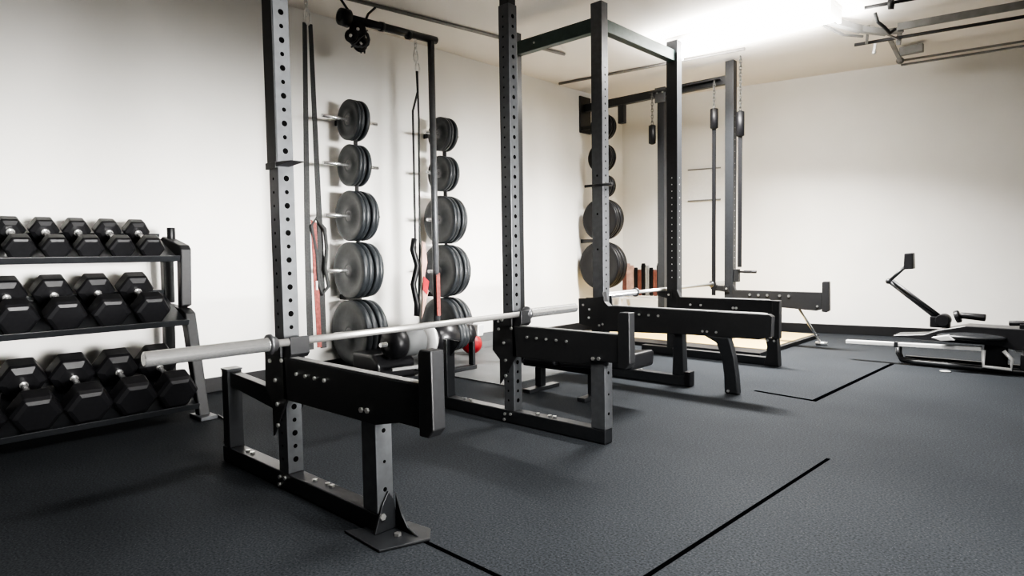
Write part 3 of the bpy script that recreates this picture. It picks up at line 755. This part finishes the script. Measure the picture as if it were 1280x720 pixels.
for i, c in enumerate(cols):
    x = AX0 + .03 + i * .049
    b = BM(); y = AY - .03
    h = .60 + .07 * ((i * 7) % 4) / 3
    tube(b, [(x - .012, y, .42), (x - .014, y, h + .04), (x - .008, y, h + .065), (x + .008, y, h + .065), (x + .014, y, h + .04), (x + .012, y, .42), (x + .006, y, .395), (x - .006, y, .395)], .009, 8, closed=True, ru=.018)
    o = obj('resistance_band', b, c)
    side = 'leftmost' if i == 0 else ('rightmost' if i == len(cols) - 1 else order[i] + ' from the left' if i < 7 else ('second from the right' if i == 8 else 'third from the right'))
    tag(o, f'{words[c]} looped resistance band, {side} on the white accessory stand', 'band', 'bands on the accessory stand')

# ------------------------------------------------------------------ notice on the back wall
xa, xb = -3.50, -3.14
b = BM(); prism(b, [(xa, wy(xa) - .008), (xb, wy(xb) - .008), (xb, wy(xb) - .0008), (xa, wy(xa) - .0008)], 'z', 1.44, 1.80)
wp = tag(obj('wall_panel', b, 'white', bevel=.002), 'plain white panel fixed to the back wall between the rack posts', 'panel')
for z in (1.44, 1.79):
    b = BM(); prism(b, [(xa, wy(xa) - .016), (xb, wy(xb) - .016), (xb, wy(xb) - .0082), (xa, wy(xa) - .0082)], 'z', z, z + .014); obj('edge_strip', b, 'galv', wp)

# ------------------------------------------------------------------ rowing machine
rw = thing('rowing_machine', 'black rowing machine with pale rail by the back wall on the right', 'rowing machine', (-.6, 5.55, 0))
RY = 5.58
b = BM(); bar(b, (-1.47, RY - .08, .143), (-.60, RY - .08, .163), .05, .028); rl = obj('seat_rail', b, 'silver', rw, bevel=.004)
b = BM(); bar(b, (-.42, RY, .165), (.35, RY, .165), .05, .026); obj('seat_rail', b, 'silver', rw, bevel=.004)
b = BM(); box(b, -1.135, -1.11, RY - .108, RY - .052, .130, .169); obj('rail_clamp', b, 'steel', rw)
b = BM(); tube(b, [(-1.12, RY, .135), (-1.12, RY - .02, .08), (-1.09, RY - .05, .035), (-1.0, RY - .07, .026), (-.6, RY - .08, .024), (.35, RY - .08, .024)], .022, 12); obj('base_tube', b, 'steel', rw)
b = BM(); bar(b, (-1.10, RY + .12, .022), (.35, RY + .12, .022), .04, .04); obj('base_tube', b, 'steel', rw)
# cover
b = BM(); prism(b, [(-1.15, .215), (-.95, .235), (-.86, .275), (-.70, .315), (.35, .31), (.35, .17), (-.42, .168), (-.52, .19), (-.95, .19), (-1.15, .205)], 'y', RY - .06, RY + .16); obj('housing', b, 'vinyl', rw, bevel=.015, seg=3)
b = BM(); g = lathe(b, [(-.035, .01), (-.03, .08), (-.015, .16), (0, .18), (.015, .16), (.03, .08), (.035, .01)], (0, 0, 0), (0, 0, 1), 40)
for v in b.verts: v.co = Vector((v.co.x * 1.15 - .66, v.co.y * .6 + RY - .10, v.co.z * .8 + .245))
obj('flywheel_cover', b, 'steel', rw)
b = BM(); prism(b, [(-.88, .235), (-.78, .26), (-.74, .225), (-.82, .215)], 'y', RY - .215, RY - .155); obj('pale_badge', b, 'silver', rw, bevel=.004)
b = BM(); box(b, -.59, -.46, RY - .05, RY + .03, .048, .20); obj('seat_carriage', b, 'rubber', rw, bevel=.006)
b = BM(); yy = RY - .075
tube(b, [(-.585, yy - .04, .160), (-.585, yy - .04, .045), (-.43, yy - .04, .04), (-.43, yy - .04, .11), (-.475, yy - .04, .165)], .013, 10); obj('chrome_stirrup', b, 'silver', rw)
b = BM(); box(b, -.385, .35, RY - .10, RY - .02, .04, .145); obj('side_panel', b, 'vinyl', rw, bevel=.004)
# monitor arm
b = BM(); cyl(b, (-.84, RY, .33), (-1.20, RY, .625), .022, 14, .015); cyl(b, (-.82, RY - .02, .345), (-1.17, RY - .02, .63), .010, 10); am = obj('monitor_arm', b, 'steel', rw)
b = BM(); cyl(b, (-1.20, RY, .62), (-1.09, RY, .735), .012, 12); sphere(b, (-1.20, RY, .622), .022); obj('arm_link', b, 'steel', am)
b = BM(); prism(b, [(-1.095, .715), (-1.03, .72), (-1.035, .84), (-1.09, .835)], 'y', RY - .05, RY + .03); mo = obj('monitor', b, 'screen', am, bevel=.006)
b = BM(); cyl(b, (-.84, RY - .06, .345), (-.84, RY + .05, .345), .045, 20); cyl(b, (-.77, RY, .37), (-.74, RY, .38), .045, 16)
box(b, -.92, -.80, RY - .04, RY + .04, .29, .37); obj('pivot', b, 'rubber', rw, bevel=.006)
b = BM(); cyl(b, (-.74, RY, .385), (-.59, RY, .375), .022, 14, .026); obj('handle', b, 'rubber', rw, bevel=.006)
b = BM(); box(b, -.40, -.26, RY - .03, RY + .03, .31, .345); cyl(b, (-.46, RY, .345), (-.24, RY, .355), .018, 12); obj('foot_rest', b, 'rubber', rw, bevel=.006)

b = BM(); lathe(b, [(0, .03), (.003, .035), (.006, .028)], (-.79, 5.36, .0008), (0, 0, 1), 24)
tag(obj('floor_disc', b, 'strap_grey'), 'small pale round disc lying on the floor before the rowing machine', 'disc')

# ------------------------------------------------------------------ garage door hardware on the ceiling
gd = thing('garage_door_track', 'galvanised garage door track and struts hanging under the ceiling at upper right', 'track', (-1.0, 6.2, HC))
b = BM(); cyl(b, (-1.54, 5.87, 2.55), (.9, 6.29, 2.55), .013, 12); obj('torsion_shaft', b, 'plate_steel', gd)
b = BM(); bar(b, (-1.20, 5.72, 2.575), (.9, 6.06, 2.575), .02, .055); obj('header_rail', b, 'galv', gd, bevel=.002)
for dz, y in ((0, 6.72), (-.035, 6.74)):
    b = BM(); bar(b, (-1.38, y, 2.565 + dz), (.9, y + .3, 2.565 + dz), .03, .014); obj('track_rail', b, 'galv', gd, bevel=.002)
b = BM(); bar(b, (-1.62, 5.30, 2.64), (-1.42, 5.60, 2.58), .05, .05); bar(b, (-1.44, 5.58, 2.585), (-1.27, 5.70, 2.545), .045, .045); bar(b, (-1.30, 5.69, 2.55), (-1.17, 5.76, 2.555), .04, .04); obj('angle_strut', b, 'galv', gd, bevel=.002)
b = BM(); bar(b, (-1.66, 5.45, 2.64), (-1.55, 5.60, 2.57), .018, .018); bar(b, (-1.55, 5.60, 2.57), (-1.44, 5.72, 2.56), .015, .015); obj('angle_strut', b, 'galv', gd)
b = BM(); bar(b, (-1.41, 5.75, 2.64), (-1.45, 5.87, 2.54), .02, .02); bar(b, (-1.38, 5.78, 2.62), (-1.22, 5.93, 2.53), .012, .012); obj('hanger', b, 'galv', gd)
b = BM(); bar(b, (-1.30, 5.95, 2.56), (-1.37, 6.68, 2.55), .03, .02); obj('angle_strut', b, 'galv', gd)
b = BM(); bar(b, (-1.22, 5.92, 2.64), (-1.24, 5.95, 2.50), .03, .03); obj('hanger', b, 'galv', gd)
b = BM(); box(b, -1.36, -1.18, 6.55, 6.60, 2.57, 2.64); obj('end_bracket', b, 'galv', gd, bevel=.002)
b = BM(); lathe(b, [(0, .01), (.002, .03), (.03, .03), (.032, .01)], (-1.375, 6.69, 2.555), (0, -1, 0), 20); obj('roller', b, 'galv', gd)
b = BM(); bar(b, (-1.395, 5.90, 2.535), (-1.40, 5.90, 2.475), .018, .018); sphere(b, (-1.40, 5.90, 2.465), .016); obj('pull_toggle', b, 'white', gd)
b = BM(); lathe(b, [(0, .01), (.003, .035), (.04, .04), (.043, .01)], (-1.16, 5.22, 2.60), (1, .2, 0), 20); cyl(b, (-1.3, 5.19, 2.605), (-.9, 5.27, 2.605), .012, 10); obj('cable_drum', b, 'plate_steel', gd)
b = BM(); tube(b, [(-1.28, 5.40, 2.62), (-1.27, 5.44, 2.56), (-1.24, 5.50, 2.53), (-1.22, 5.58, 2.50), (-1.19, 5.60, 2.53)], .012, 8); obj('release_cord', b, 'strap', gd)

# cable on the floor by the dumbbell rack
b = BM(); tube(b, [(-3.60, 1.47, .006), (-3.45, 1.45, .006), (-3.25, 1.36, .006), (-3.05, 1.27, .006), (-2.9, 1.25, .006)], .005, 8)
tag(obj('floor_cable', b, 'rubber'), 'thin black cable on the floor from the dumbbell rack to the front rack', 'cable')

# ------------------------------------------------------------------ camera (1280x720 frame)
cam = bpy.data.cameras.new('camera'); co = bpy.data.objects.new('camera', cam); COL.objects.link(co); sc.camera = co
f_px, pitch, roll, yaw, h = 798.886, .054827, -.014956, .745025, .883872
cam.sensor_width = 36; cam.lens = f_px / 1280 * 36; cam.clip_start = .02
cy, sy, cp, sp = math.cos(yaw), math.sin(yaw), math.cos(pitch), math.sin(pitch)
F = V(-sy * cp, cy * cp, -sp); R = V(cy, sy, 0); U = R.cross(F)
R2 = R * math.cos(roll) + U * math.sin(roll); U2 = -R * math.sin(roll) + U * math.cos(roll)
m = Matrix((( R2.x, U2.x, -F.x, 0), (R2.y, U2.y, -F.y, 0), (R2.z, U2.z, -F.z, h), (0, 0, 0, 1)))
co.matrix_world = m
sc.view_settings.view_transform = 'AgX'
sc.view_settings.look = 'AgX - High Contrast'
sc.view_settings.exposure = 1.0
